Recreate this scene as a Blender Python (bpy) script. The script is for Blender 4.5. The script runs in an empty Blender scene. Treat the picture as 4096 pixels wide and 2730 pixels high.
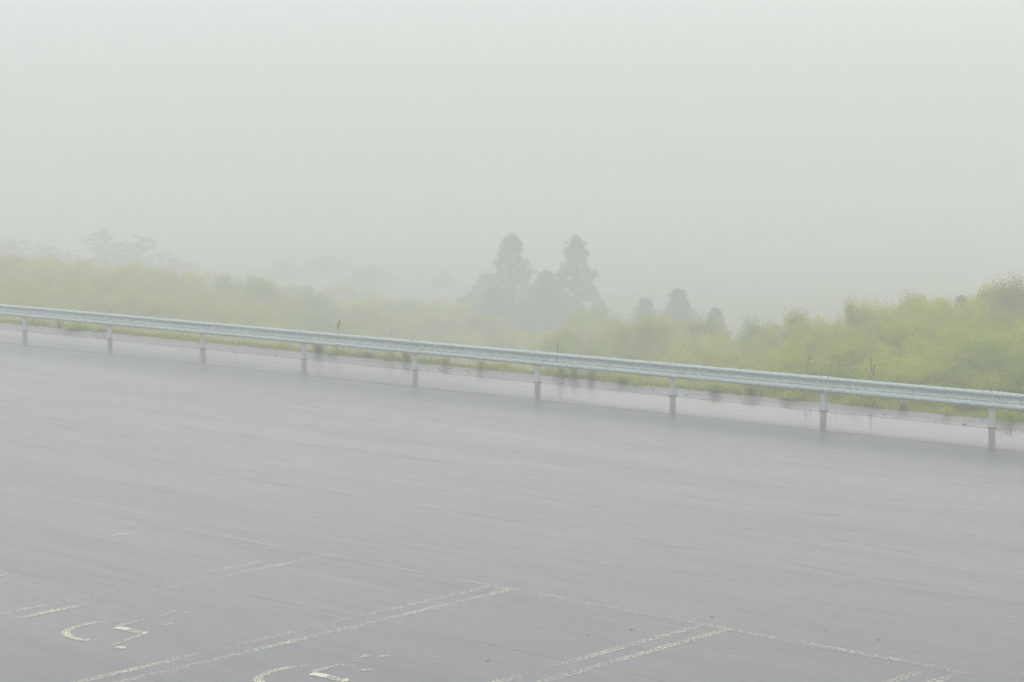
import bpy, math
import numpy as np
from mathutils import Vector, Matrix

R = np.random.default_rng(11)
SC = bpy.context.scene
COL = SC.collection

# ------------------------------------------------------------------ camera model (fitted to the photograph)
F, PITCH, ROLL, H = 9256.58, .103234, -.010495, 6.45486      # focal length in pixels of a 4096 wide frame, radians, metres
X0, Y0, TH = -14.0891, 66.6257, .823174                        # first guardrail post and the direction of the rail
D = np.array([math.sin(TH), -math.cos(TH)])                    # along the rail (to the right, towards the camera)
A = np.array([math.cos(TH), math.sin(TH)])                     # away from the car park
FW = np.array([0, math.cos(PITCH), -math.sin(PITCH)])
DN0 = np.array([0, -math.sin(PITCH), -math.cos(PITCH)])
XR = np.array([1., 0, 0])
RT = math.cos(ROLL) * XR - math.sin(ROLL) * DN0
DN = math.sin(ROLL) * XR + math.cos(ROLL) * DN0
EYE = np.array([0, 0, H])


def ray(x, y):
    return FW + RT * (x - 2048) / F + DN * (y - 1365) / F


def ground(x, y, z=0.):
    d = ray(x, y)
    return EYE + d * ((z - H) / d[2])


def at_depth(x, y, dep):
    d = ray(x, y)
    return EYE + d * (dep / d[1])


def sa(p):
    q = np.asarray(p)[:2] - [X0, Y0]
    return float(q @ D), float(q @ A)


def W(s, a, z=0.):
    q = D * s + A * a
    return np.array([X0 + q[0], Y0 + q[1], z])


def on_line(x, a):
    """point (s, a) of the line a = const that shows at column x"""
    lo, hi = -40., 60.
    for _ in range(60):
        m = (lo + hi) / 2
        p = W(m, a) - EYE
        u = (p @ RT) / (p @ FW) * F + 2048
        if u < x: lo = m
        else: hi = m
    return lo


LOC = Matrix.Translation((X0, Y0, 0)) @ Matrix.Rotation(TH - math.pi / 2, 4, 'Z')   # local x = along rail, local y = away

_A = [-130, -5, .9, 1.0, 1.06, 1.5, 2.0, 4, 8, 15, 30, 100, 320, 1500]
_Z = [-.4, -.4, -.3, -.1, -.03, .0, -.25, -1.6, -3.6, -5.6, -9.5, -14, -18, -31]


def terrain(p):
    s, a = sa(p)
    z = float(np.interp(a, _A, _Z))
    if a > 3:
        z += .35 * math.sin(s * .31 + a * .17) * min(1, (a - 3) / 8)
    return z


# ------------------------------------------------------------------ helpers
def tag(o, label=None, cat=None, group=None, kind=None):
    if label: o['label'] = label
    if cat: o['category'] = cat
    if group: o['group'] = group
    if kind: o['kind'] = kind
    return o


def empty(name, loc=(0, 0, 0), rz=0, sc=(1, 1, 1)):
    o = bpy.data.objects.new(name, None)
    o.empty_display_size = .2
    o.location = loc; o.rotation_euler = (0, 0, rz); o.scale = sc
    COL.objects.link(o)
    return o


class MB:
    def __init__(self): self.v = []; self.f = []; self.t = []; self.n = 0

    def add(self, verts, faces, tint=.5):
        verts = np.asarray(verts, float)
        self.v.append(verts); self.f += [tuple(i + self.n for i in f) for f in faces]
        self.t += [tint] * len(faces); self.n += len(verts)

    def quads(self, V, tint):                                    # V (n,4,3)
        n = len(V)
        self.v.append(V.reshape(-1, 3))
        idx = (np.arange(n * 4).reshape(-1, 4) + self.n).tolist()
        self.f += [tuple(i) for i in idx]
        self.t += list(np.broadcast_to(tint, n)); self.n += n * 4

    def tris(self, V, tint):
        n = len(V)
        self.v.append(V.reshape(-1, 3))
        idx = (np.arange(n * 3).reshape(-1, 3) + self.n).tolist()
        self.f += [tuple(i) for i in idx]
        self.t += list(np.broadcast_to(tint, n)); self.n += n * 3

    def tube(self, pts, rad, sides=5, tint=.5, cap=True):
        pts = np.asarray(pts, float); rad = np.broadcast_to(rad, len(pts))
        ring = []
        for i, p in enumerate(pts):
            d = pts[min(i + 1, len(pts) - 1)] - pts[max(i - 1, 0)]
            d = d / (np.linalg.norm(d) + 1e-9)
            up = np.array([0, 0, 1.]) if abs(d[2]) < .9 else np.array([1., 0, 0])
            u = np.cross(d, up); u /= np.linalg.norm(u); w = np.cross(d, u)
            for k in range(sides):
                an = 2 * math.pi * k / sides
                ring.append(p + rad[i] * (u * math.cos(an) + w * math.sin(an)))
        fs = []
        for i in range(len(pts) - 1):
            for k in range(sides):
                a, b = i * sides + k, i * sides + (k + 1) % sides
                fs.append((a, b, b + sides, a + sides))
        if cap:
            fs.append(tuple(range(sides))[::-1]); e = (len(pts) - 1) * sides
            fs.append(tuple(range(e, e + sides)))
        self.add(ring, fs, tint)

    def mesh(self, name, mat, smooth=False):
        me = bpy.data.meshes.new(name)
        v = np.concatenate(self.v)
        me.from_pydata(v.tolist(), [], self.f)
        at = me.attributes.new('tint', 'FLOAT', 'FACE')
        at.data.foreach_set('value', np.asarray(self.t, np.float32))
        me.materials.append(mat)
        if smooth: me.polygons.foreach_set('use_smooth', [True] * len(me.polygons))
        me.update()
        return me

    def build(self, name, mat, parent=None, smooth=False):
        o = bpy.data.objects.new(name, self.mesh(name, mat, smooth))
        COL.objects.link(o); o.parent = parent
        return o


# ------------------------------------------------------------------ node helpers
def mat(name):
    m = bpy.data.materials.new(name); m.use_nodes = True
    m.node_tree.nodes.clear()
    return m, m.node_tree.nodes, m.node_tree.links


def N(ns, t, **kw):
    n = ns.new(t)
    for k, v in kw.items():
        if k.startswith('i_'): n.inputs[k[2:].replace('_', ' ')].default_value = v
        else: setattr(n, k, v)
    return n


def ramp(ns, stops, interp='LINEAR'):
    n = ns.new('ShaderNodeValToRGB'); e = n.color_ramp.elements
    n.color_ramp.interpolation = interp
    while len(e) < len(stops): e.new(.5)
    for el, (p, c) in zip(e, stops):
        el.position = p; el.color = (c, c, c, 1) if not isinstance(c, tuple) else c + (1,)
    return n


def math_(ns, ls, op, a, b=None, clamp=False):
    n = ns.new('ShaderNodeMath'); n.operation = op; n.use_clamp = clamp
    for i, x in enumerate((a, b)):
        if x is None: continue
        if isinstance(x, (int, float)): n.inputs[i].default_value = x
        else: ls.new(x, n.inputs[i])
    return n.outputs[0]


def noise(ns, ls, vec, scale, sx=(1, 1, 1), detail=4, rough=.55, dist=0):
    mp = ns.new('ShaderNodeMapping'); mp.inputs['Scale'].default_value = sx
    ls.new(vec, mp.inputs['Vector'])
    n = ns.new('ShaderNodeTexNoise'); n.inputs['Scale'].default_value = scale
    n.inputs['Detail'].default_value = detail; n.inputs['Roughness'].default_value = rough
    n.inputs['Distortion'].default_value = dist
    ls.new(mp.outputs[0], n.inputs['Vector'])
    return n.outputs['Fac']


def mixf(ns, ls, fac, a, b):
    n = ns.new('ShaderNodeMix'); n.data_type = 'FLOAT'
    for i, x in ((0, fac), (2, a), (3, b)):
        if isinstance(x, (int, float)): n.inputs[i].default_value = x
        else: ls.new(x, n.inputs[i])
    return n.outputs[0]


def mixc(ns, ls, fac, a, b):
    n = ns.new('ShaderNodeMix'); n.data_type = 'RGBA'
    for i, x in ((0, fac), (6, a), (7, b)):
        if isinstance(x, (int, float)): n.inputs[i].default_value = x
        elif isinstance(x, tuple): n.inputs[i].default_value = x + (1,)
        else: ls.new(x, n.inputs[i])
    return n.outputs[2]


# ------------------------------------------------------------------ materials
def foliage(name, dark, light, transl=.3, var=.35):
    m, ns, ls = mat(name)
    at = N(ns, 'ShaderNodeAttribute', attribute_name='tint')
    oi = N(ns, 'ShaderNodeObjectInfo')
    tc = N(ns, 'ShaderNodeTexCoord')
    nz = noise(ns, ls, tc.outputs['Object'], .9, detail=2)
    x = math_(ns, ls, 'ADD', math_(ns, ls, 'MULTIPLY', at.outputs['Fac'], .55),
              math_(ns, ls, 'ADD', math_(ns, ls, 'MULTIPLY', oi.outputs['Random'], var),
                    math_(ns, ls, 'MULTIPLY', math_(ns, ls, 'SUBTRACT', nz, .5), .8)), True)
    c = mixc(ns, ls, x, dark, light)
    d = N(ns, 'ShaderNodeBsdfPrincipled'); d.inputs['Roughness'].default_value = .55
    d.inputs['Specular IOR Level'].default_value = .25
    ls.new(c, d.inputs['Base Color'])
    t = N(ns, 'ShaderNodeBsdfTranslucent'); ls.new(c, t.inputs['Color'])
    mx = N(ns, 'ShaderNodeMixShader'); mx.inputs[0].default_value = transl
    ls.new(d.outputs[0], mx.inputs[1]); ls.new(t.outputs[0], mx.inputs[2])
    o = N(ns, 'ShaderNodeOutputMaterial'); ls.new(mx.outputs[0], o.inputs['Surface'])
    return m


def plain(name, c1, c2, rough=.8, scale=6., spec=.3, sx=(1, 1, 1), metal=0., bump=0.):
    m, ns, ls = mat(name)
    tc = N(ns, 'ShaderNodeTexCoord')
    nz = noise(ns, ls, tc.outputs['Object'], scale, sx)
    rp = ramp(ns, [(.3, 0.), (.7, 1.)]); ls.new(nz, rp.inputs[0])
    p = N(ns, 'ShaderNodeBsdfPrincipled')
    ls.new(mixc(ns, ls, rp.outputs[0], c1, c2), p.inputs['Base Color'])
    p.inputs['Roughness'].default_value = rough; p.inputs['Metallic'].default_value = metal
    p.inputs['Specular IOR Level'].default_value = spec
    if bump:
        b = N(ns, 'ShaderNodeBump', i_Strength=bump, i_Distance=.02); ls.new(nz, b.inputs['Height'])
        ls.new(b.outputs[0], p.inputs['Normal'])
    o = N(ns, 'ShaderNodeOutputMaterial'); ls.new(p.outputs[0], o.inputs['Surface'])
    return m


M_leaf = foliage('spring_leaves', (.35, .365, .008), (.63, .63, .014), .48)
M_leafg = foliage('green_leaves', (.20, .27, .016), (.42, .50, .03), .42)
M_leafb = foliage('bronze_leaves', (.33, .32, .012), (.58, .55, .026), .48)
M_needle = foliage('cedar_needles', (.075, .09, .010), (.21, .235, .035), .2)
M_leafo = foliage('olive_leaves', (.20, .22, .018), (.42, .42, .042), .42)
M_pine = foliage('pine_needles', (.075, .085, .03), (.16, .17, .07), .15)
M_bark = plain('bark', (.07, .055, .045), (.16, .13, .11), .9, 5, sx=(1, 1, .3), bump=.4)
M_grass = foliage('verge_grass', (.26, .29, .012), (.60, .56, .05), .4, 0)
M_weed = foliage('weed_leaves', (.20, .31, .010), (.44, .56, .02), .42)
M_dry = foliage('dry_stems', (.16, .11, .06), (.38, .28, .13), .2)
M_dock = plain('dock_seed', (.28, .17, .10), (.42, .26, .15), .8, 20)
M_soil = plain('hillside_soil', (.10, .11, .04), (.20, .19, .08), .95, .8, bump=.5)
M_bit = plain('leaf_bit', (.05, .035, .025), (.12, .07, .04), .6, 9)
M_gravel = plain('gravel_bits', (.06, .055, .05), (.16, .13, .11), .6, 3)
M_bolt_slot = plain('bolt_and_slot_dark', (.08, .08, .08), (.16, .13, .11), .6, 20, metal=.3)


def galvanised(name):
    m, ns, ls = mat(name)
    tc = N(ns, 'ShaderNodeTexCoord')
    n1 = noise(ns, ls, tc.outputs['Object'], 9, (1.4, 5, 1.1), 5, .65, .6)
    n2 = noise(ns, ls, tc.outputs['Object'], 1.1, (1, 3, 6), 3)
    n3 = noise(ns, ls, tc.outputs['Object'], 26, (1, 1, 1), 3, .7)
    r1 = ramp(ns, [(.42, 0.), (.66, 1.)]); ls.new(n1, r1.inputs[0])
    c = mixc(ns, ls, r1.outputs[0], (.38, .45, .45), (.66, .735, .735))
    c = mixc(ns, ls, math_(ns, ls, 'MULTIPLY', n2, .45), c, (.34, .395, .40))
    p = N(ns, 'ShaderNodeBsdfPrincipled'); ls.new(c, p.inputs['Base Color'])
    p.inputs['Metallic'].default_value = .3
    ls.new(mixf(ns, ls, n3, .28, .55), p.inputs['Roughness'])
    o = N(ns, 'ShaderNodeOutputMaterial'); ls.new(p.outputs[0], o.inputs['Surface'])
    return m


M_rail = galvanised('galvanised_rail')
M_post = plain('galvanised_post', (.42, .47, .47), (.55, .60, .60), .45, 7, .4, metal=.4)


def asphalt():
    m, ns, ls = mat('wet_asphalt')
    tc = N(ns, 'ShaderNodeTexCoord'); P = tc.outputs['Object']
    sep = N(ns, 'ShaderNodeSeparateXYZ'); ls.new(P, sep.inputs[0])
    s, a = sep.outputs[0], sep.outputs[1]
    streak = noise(ns, ls, P, 1., (.10, .9, 1), 6, .62, .4)         # paving streaks along the rail
    fine = noise(ns, ls, P, 1., (.5, 4.5, 1), 5, .6, .3)
    patch = noise(ns, ls, P, .22, (.5, 1.3, 1), 4, .5, .3)
    grain = noise(ns, ls, P, 70, (1, 1, 1), 2, .6)
    speck = noise(ns, ls, P, 28, (1, 1, 1), 3, .7)
    # water lying along the rail: between the seam and the edge, smooth; thin film elsewhere
    wob = math_(ns, ls, 'MULTIPLY', math_(ns, ls, 'SUBTRACT', noise(ns, ls, P, .35, (1, 1, 1), 3), .5), 1.6)
    aw = math_(ns, ls, 'ADD', a, math_(ns, ls, 'MULTIPLY', wob, .7))
    mr = N(ns, 'ShaderNodeMapRange', interpolation_type='SMOOTHSTEP')
    for k, v in (('From Min', -2.5), ('From Max', -.9)): mr.inputs[k].default_value = v
    ls.new(aw, mr.inputs['Value'])
    mr2 = N(ns, 'ShaderNodeMapRange', interpolation_type='SMOOTHSTEP')
    for k, v in (('From Min', .40), ('From Max', -.30)): mr2.inputs[k].default_value = v
    ls.new(a, mr2.inputs['Value'])
    ms = N(ns, 'ShaderNodeMapRange', interpolation_type='SMOOTHSTEP')
    for k, v in (('From Min', 15.), ('From Max', 27.)): ms.inputs[k].default_value = v
    ls.new(math_(ns, ls, 'ADD', s, math_(ns, ls, 'MULTIPLY', wob, 3.)), ms.inputs['Value'])
    pud = math_(ns, ls, 'MULTIPLY', math_(ns, ls, 'MULTIPLY', mr.outputs[0], mr2.outputs[0]), ms.outputs[0], True)
    # film of water with streaks
    rs = ramp(ns, [(.32, 0.), (.68, 1.)]); ls.new(streak, rs.inputs[0])
    rf = ramp(ns, [(.35, 0.), (.65, 1.)]); ls.new(fine, rf.inputs[0])
    wet = math_(ns, ls, 'ADD', math_(ns, ls, 'MULTIPLY', rs.outputs[0], .6), math_(ns, ls, 'MULTIPLY', rf.outputs[0], .4))
    rough = mixf(ns, ls, pud, mixf(ns, ls, wet, .225, .145), .07)
    rough = mixf(ns, ls, ms.outputs[0], math_(ns, ls, 'ADD', rough, .04), rough)
    # colour
    c = mixc(ns, ls, grain, (.034, .031, .034), (.066, .060, .066))
    c = mixc(ns, ls, math_(ns, ls, 'MULTIPLY', patch, .6), c, (.064, .059, .064))
    rk = ramp(ns, [(.30, 1.), (.40, 0.)]); ls.new(fine, rk.inputs[0])
    c = mixc(ns, ls, math_(ns, ls, 'MULTIPLY', rk.outputs[0], .35), c, (.07, .066, .068))
    med = noise(ns, ls, P, 13., (.7, 1., 1), 5, .75)
    rm = ramp(ns, [(.35, 0.), (.65, 1.)]); ls.new(med, rm.inputs[0])
    c = mixc(ns, ls, math_(ns, ls, 'MULTIPLY', rm.outputs[0], .8), c, (.028, .026, .028))
    rough = math_(ns, ls, 'ADD', rough, math_(ns, ls, 'MULTIPLY', math_(ns, ls, 'MULTIPLY', rm.outputs[0], .035), math_(ns, ls, 'SUBTRACT', 1., pud)))
    # seams: thin dark lines along the rail
    def seam(pos, w, amp, st):
        wv = math_(ns, ls, 'MULTIPLY', math_(ns, ls, 'SUBTRACT', noise(ns, ls, P, .8, (1, 0, 0), 3), .5), amp)
        d = math_(ns, ls, 'ABSOLUTE', math_(ns, ls, 'SUBTRACT', math_(ns, ls, 'ADD', a, wv), pos))
        return math_(ns, ls, 'MULTIPLY', math_(ns, ls, 'SUBTRACT', 1., math_(ns, ls, 'DIVIDE', d, w), True), st)
    br = ramp(ns, [(.44, 0.), (.62, 1.)]); ls.new(noise(ns, ls, P, .9, (1, .2, 1), 5, .65), br.inputs[0])
    sm = None
    for pos, w, amp, st in ((-2.42, .075, .10, 1.), (-.06, .10, .16, .9), (-6.1, .14, .7, .26), (-8.2, .10, .9, .22), (-9.9, .12, .8, .28), (-11.6, .09, .7, .22), (-13.4, .10, .7, .26), (-15.1, .07, .5, .2),
                            (-19.6, .03, .15, .6)):
        q = seam(pos, w, amp, st)
        sm = q if sm is None else math_(ns, ls, 'MAXIMUM', sm, q)
    near = math_(ns, ls, 'GREATER_THAN', a, -4.)
    sm = math_(ns, ls, 'MULTIPLY', sm, math_(ns, ls, 'MAXIMUM', br.outputs[0], math_(ns, ls, 'MULTIPLY', near, .75)))
    c = mixc(ns, ls, sm, c, (.035, .022, .018))
    rough = mixf(ns, ls, sm, rough, .5)
    # gritty strip between post line and verge
    gr = N(ns, 'ShaderNodeMapRange'); gr.inputs['From Min'].default_value = -.1; gr.inputs['From Max'].default_value = .7
    ls.new(a, gr.inputs['Value'])
    grv = math_(ns, ls, 'MULTIPLY', gr.outputs[0], math_(ns, ls, 'SUBTRACT', 1., math_(ns, ls, 'MULTIPLY', pud, .8)))
    rsp = ramp(ns, [(.38, 0.), (.62, 1.)]); ls.new(speck, rsp.inputs[0])
    c = mixc(ns, ls, grv, c, mixc(ns, ls, rsp.outputs[0], (.07, .063, .066), (.21, .195, .197)))
    rough = mixf(ns, ls, grv, rough, .38)
    p = N(ns, 'ShaderNodeBsdfPrincipled')
    ls.new(c, p.inputs['Base Color']); ls.new(rough, p.inputs['Roughness'])
    p.inputs['IOR'].default_value = 1.5
    # how much of the stone stands out of the water film: streaks and small patches
    film = math_(ns, ls, 'ADD', math_(ns, ls, 'MULTIPLY', wet, .46),
                 math_(ns, ls, 'ADD', math_(ns, ls, 'MULTIPLY', math_(ns, ls, 'SUBTRACT', 1., rm.outputs[0]), .36), math_(ns, ls, 'MULTIPLY', patch, .35)))
    spec = mixf(ns, ls, pud, mixf(ns, ls, film, .46, 1.0), .66)
    spec = mixf(ns, ls, math_(ns, ls, 'MULTIPLY', sm, .9), spec, .0)
    spec = mixf(ns, ls, grv, spec, mixf(ns, ls, rsp.outputs[0], .5, .85))
    ls.new(spec, p.inputs['Specular IOR Level'])
    p.inputs['Coat IOR'].default_value = 1.33; p.inputs['Coat Tint'].default_value = (1, .965, .995, 1); p.inputs['Specular Tint'].default_value = (1, .965, .995, 1); p.inputs['Coat Roughness'].default_value = .12
    ls.new(math_(ns, ls, 'MULTIPLY', mixf(ns, ls, film, .12, .42), math_(ns, ls, 'SUBTRACT', 1., math_(ns, ls, 'MAXIMUM', sm, grv), True)), p.inputs['Coat Weight'])
    hb = math_(ns, ls, 'MULTIPLY', grain, mixf(ns, ls, pud, 1., .03))
    b = N(ns, 'ShaderNodeBump', i_Strength=.04, i_Distance=.003); ls.new(hb, b.inputs['Height'])
    ls.new(b.outputs[0], p.inputs['Normal'])
    o = N(ns, 'ShaderNodeOutputMaterial'); ls.new(p.outputs[0], o.inputs['Surface'])
    return m


M_asphalt = asphalt()


def paint():
    """worn road paint: chips of cream paint with bare asphalt between; 'tint' = how much is left"""
    m, ns, ls = mat('worn_road_paint')
    tc = N(ns, 'ShaderNodeTexCoord'); P = tc.outputs['Object']
    at = N(ns, 'ShaderNodeAttribute', attribute_name='tint')
    n1 = noise(ns, ls, P, 30, (1, 1, 1), 4, .8)
    n2 = noise(ns, ls, P, 1.3, (1, 1, 1), 3, .6)
    keep = math_(ns, ls, 'ADD', math_(ns, ls, 'MULTIPLY', at.outputs['Fac'], .36),
                 math_(ns, ls, 'MULTIPLY', math_(ns, ls, 'SUBTRACT', n2, .5), .28))
    x = math_(ns, ls, 'ADD', math_(ns, ls, 'MULTIPLY', n1, 1.6), math_(ns, ls, 'SUBTRACT', keep, .53))
    rp = ramp(ns, [(.40, 0.), (.66, 1.)]); ls.new(x, rp.inputs[0])
    p = N(ns, 'ShaderNodeBsdfPrincipled')
    ls.new(mixc(ns, ls, noise(ns, ls, P, 9), (.70, .68, .52), (.85, .80, .62)), p.inputs['Base Color'])
    p.inputs['Roughness'].default_value = .45
    t = N(ns, 'ShaderNodeBsdfTransparent')
    mx = N(ns, 'ShaderNodeMixShader'); ls.new(rp.outputs[0], mx.inputs[0])
    ls.new(t.outputs[0], mx.inputs[1]); ls.new(p.outputs[0], mx.inputs[2])
    o = N(ns, 'ShaderNodeOutputMaterial'); ls.new(mx.outputs[0], o.inputs['Surface'])
    return m


M_paint = paint()

# ------------------------------------------------------------------ ground
b = MB()
b.add([(-130, -110, 0), (110, -110, 0), (110, 1.04, 0), (-130, 1.04, 0), (-130, -110, -.14), (110, -110, -.14), (110, 1.04, -.14), (-130, 1.04, -.14)],
      [(0, 1, 2, 3), (3, 2, 6, 7), (1, 0, 4, 5), (2, 1, 5, 6), (0, 3, 7, 4), (7, 6, 5, 4)])
lot = b.build('parking_lot', M_asphalt); lot.matrix_world = LOC
tag(lot, 'wide wet grey asphalt parking lot with faint paving streaks', 'parking lot', kind='structure')

avals = sorted(set(_A + [1.2, 1.35, 1.7, 2.5, 3, 5, 6, 10, 12, 20, 25, 40, 50, 65, 80, 130, 170, 220, 270, 420, 600, 900, 1200]))
svals = np.unique(np.concatenate([np.arange(-200, 201, 4.), np.linspace(-1300, -200, 30), np.linspace(200, 1300, 30)]))
vv = []
for a in avals:
    for s in svals:
        p = W(s, a); vv.append((s, a, terrain(p) + (R.normal() * .02 if a > 1.1 else 0)))
ff = []
ns_ = len(svals)
for i in range(len(avals) - 1):
    for j in range(ns_ - 1):
        ff.append((i * ns_ + j, i * ns_ + j + 1, (i + 1) * ns_ + j + 1, (i + 1) * ns_ + j))
b = MB(); b.add(vv, ff)
hill = b.build('hillside', M_soil, smooth=True); hill.matrix_world = LOC
tag(hill, 'grassy hillside dropping away beyond the guardrail', 'hillside', kind='structure')


# ------------------------------------------------------------------ painted markings (local car park coordinates s, a)
def ribbon(mb, pts, w, tints, z=.004):
    pts = np.asarray(pts, float)
    # resample
    P, T = [], []
    for i in range(len(pts) - 1):
        n = max(1, int(np.linalg.norm(pts[i + 1] - pts[i]) / .12))
        for k in range(n):
            P.append(pts[i] + (pts[i + 1] - pts[i]) * k / n); T.append(tints[i] + (tints[i + 1] - tints[i]) * k / n)
    P.append(pts[-1]); T.append(tints[-1])
    P = np.array(P)
    L, Rr = [], []
    for i in range(len(P)):
        d = P[min(i + 1, len(P) - 1)] - P[max(i - 1, 0)]; d /= np.linalg.norm(d)
        nrm = np.array([-d[1], d[0]])
        L.append(P[i] + nrm * w / 2); Rr.append(P[i] - nrm * w / 2)
    for i in range(len(P) - 1):
        mb.add([(*L[i], z), (*Rr[i], z), (*Rr[i + 1], z), (*L[i + 1], z)], [(3, 2, 1, 0)], T[i])


FRONT = -17.12
for s_l, s_r, tl, tr, lab in (
        (27.45, 27.80, -.12, -.05, 'almost worn away double bay line at the far left end of the front line'),
        (31.04, 31.41, .36, .42, 'faint double bay line left of the row, above the left wheelchair symbol'),
        (34.67, 35.03, .52, .58, 'double bay line of chipped cream paint between the two wheelchair symbols'),
        (38.26, 38.64, .46, .52, 'double bay line of chipped cream paint right of the lower wheelchair symbol'),
        (41.58, 41.95, .42, .60, 'short piece of double bay line in the bottom right corner')):
    mb = MB()
    ys = np.linspace(FRONT - .02, FRONT - 8.6, 12)
    ribbon(mb, [(s_l, y) for y in ys[::-1]] + [(s_r, y) for y in ys], .13,
           list(np.clip(tl * .64 + R.normal(0, .15, 12), 0, 1)) + list(np.clip(tr * .66 + R.normal(0, .15, 12), 0, 1)))
    o = mb.build('bay_line', M_paint); o.matrix_world = LOC
    tag(o, lab, 'road marking', 'painted parking bay lines')
mb = MB()
xs = np.linspace(26, 42.1, 24)
tt = np.interp(xs, [26, 30, 32, 35, 36, 38.6, 39.2, 41, 42.1], [.10, .16, .18, .24, .16, .22, .34, .34, .25])
ribbon(mb, [(x, FRONT) for x in xs], .13, list(tt + R.normal(0, .05, 24)), .0075)
o = mb.build('front_line', M_paint); o.matrix_world = LOC
tag(o, 'long faded front line running across the ends of the parking bays', 'road marking')


def z5(x, y):                                                   # marking outline measured on the asphalt plane
    return sa(ground(x * .46749, 2200 + y * .46749))


SYM = [([(1010, 606), (900, 615), (830, 622), (720, 642), (640, 664), (580, 690), (556, 712), (585, 738), (640, 760), (700, 771), (760, 777), (825, 775)],
        [.35, .55, .85, .75, .85, 1., 1.05, 1., .95, .85, .5, .55], .105),
       ([(985, 667), (1040, 672), (1100, 685), (1170, 702), (1225, 712), (1262, 712)], [1.5, 1.4, .8, .8, 1.3, .9], .13),
       ([(1225, 722), (1160, 745), (1080, 775), (1000, 803), (920, 833)], [.7, .45, .45, .5, .6], .08),
       ([(1005, 830), (1045, 842), (1080, 842)], [.9, 1., .8], .10),
       ([(1010, 655), (1080, 635), (1150, 618), (1230, 603)], [.8, .65, .6, .35], .09),
       ([(1240, 603), (1290, 610), (1345, 615)], [.3, .35, .45], .08),
       ([(1385, 638), (1420, 642), (1475, 634)], [.6, .7, .6], .09),
       ([(1345, 580), (1410, 558), (1470, 540), (1495, 530)], [.35, .55, .6, .45], .09),
       ([(1560, 548), (1600, 540), (1632, 533)], [.45, .65, .5], .09)]
for off, lab, k in ((0, 'worn cream wheelchair symbol painted on the asphalt, whole one at lower left', .78),
                    (3.60, 'worn cream wheelchair symbol cut off by the bottom edge of the photo', .82),
                    (-3.66, 'nearly vanished wheelchair symbol at the left edge', .62)):
    o = empty('wheelchair_symbol', (0, 0, 0)); o.matrix_world = LOC
    for j, (pts, tn, w) in enumerate(SYM):
        mb = MB()
        pp = [np.array(z5(*q)) + [off, 0] for q in pts]
        ribbon(mb, pp, w, [t * k for t in tn], .004 + j * .0004)
        mb.build(('wheel', 'seat', 'leg', 'foot', 'back', 'arm', 'hand', 'neck', 'head')[j], M_paint, o)
    tag(o, lab, 'road marking', 'wheelchair symbols in the parking bays')

# ------------------------------------------------------------------ guardrail
RTOP, RH = .735, .325
prof = []                                                       # (y towards the lot is negative, z) front outline of the W beam
for y, z in ((.012, .296), (-.004, .316), (-.024, .325), (-.046, .322), (-.062, .310), (-.071, .290), (-.069, .268), (-.052, .248), (-.024, .232), (-.014, .222),
             (-.010, .200), (-.009, .166), (-.036, .140), (-.037, .134), (-.024, .108), (-.028, .102), (-.056, .088), (-.071, .070), (-.074, .050),
             (-.067, .026), (-.048, .008), (-.026, .000), (-.004, .006)):
    prof.append((y, z + RTOP - RH))
prof = np.array(prof)


def beam(length, grow=0.):
    mb = MB()
    n = len(prof); th = .004
    d = np.gradient(prof, axis=0); d /= np.linalg.norm(d, axis=1)[:, None]
    nr = np.stack([d[:, 1], -d[:, 0]], 1)                       # unit normal
    if nr[5, 0] > 0: nr = -nr                                   # outwards = towards the lot
    out = prof + nr * grow; inn = prof - nr * th
    xs = np.linspace(0, length, 9)
    v = []
    for x in xs:
        for q in out: v.append((x, q[0], q[1]))
        for q in inn[::-1]: v.append((x, q[0], q[1]))
    m = 2 * n; f = []
    for i in range(len(xs) - 1):
        for k in range(m):
            a, c = i * m + k, i * m + (k + 1) % m
            f.append((a, a + m, c + m, c))
    f.append(tuple(range(m))); e = (len(xs) - 1) * m; f.append(tuple(range(e, e + m))[::-1])
    mb.add(v, f)
    return mb


rail = empty('guardrail', (X0, Y0, 0), TH - math.pi / 2)
tag(rail, 'long galvanised steel guardrail on round posts along the far edge of the parking lot', 'guardrail')
me_beam = beam(3.985, 0).mesh('rail_panel', M_rail, False)
me_lap = beam(.36, .010).mesh('lap_joint', M_rail, False)
# crease shading: smooth but with sharp ridge
for me in (me_beam, me_lap):
    me.polygons.foreach_set('use_smooth', [True] * len(me.polygons))
    me.set_sharp_from_angle(angle=math.radians(30)) if hasattr(me, 'set_sharp_from_angle') else None
mb = MB()
mb.tube([(0, 0, -.05), (0, 0, .69)], .066, 20)
me_post = mb.mesh('post', M_post, True)
me_post.set_sharp_from_angle(angle=math.radians(40))
mb = MB()
mb.add([(-.04, -.012, .46), (.04, -.012, .46), (.04, .012, .46), (-.04, .012, .46), (-.04, -.012, .66), (.04, -.012, .66), (.04, .012, .66), (-.04, .012, .66)],
       [(0, 3, 2, 1), (4, 5, 6, 7), (0, 1, 5, 4), (1, 2, 6, 5), (2, 3, 7, 6), (3, 0, 4, 7)])
me_br = mb.mesh('bracket', M_post)
mb = MB()
an = np.linspace(0, 2 * math.pi, 25)
mb.tube(np.stack([(.085 + .014 * np.sin(3 * an)) * np.cos(an), (.082 + .012 * np.sin(2 * an + 1)) * np.sin(an), 0 * an + .004], 1), .012, 5, cap=False)
me_ring = mb.mesh('dirt_ring', M_bit)
mb = MB()                                                       # bolt: low domed head, axis along -y
pr = [(.017, 0), (.017, .006), (.011, .011), (.003, .013)]
vs = []; fs = []
pr = [(a_ * 1.15, b_) for a_, b_ in pr]
for r_, h_ in pr:
    for k in range(10):
        an = 2 * math.pi * k / 10; vs.append((r_ * math.cos(an), -h_, r_ * math.sin(an)))
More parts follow.
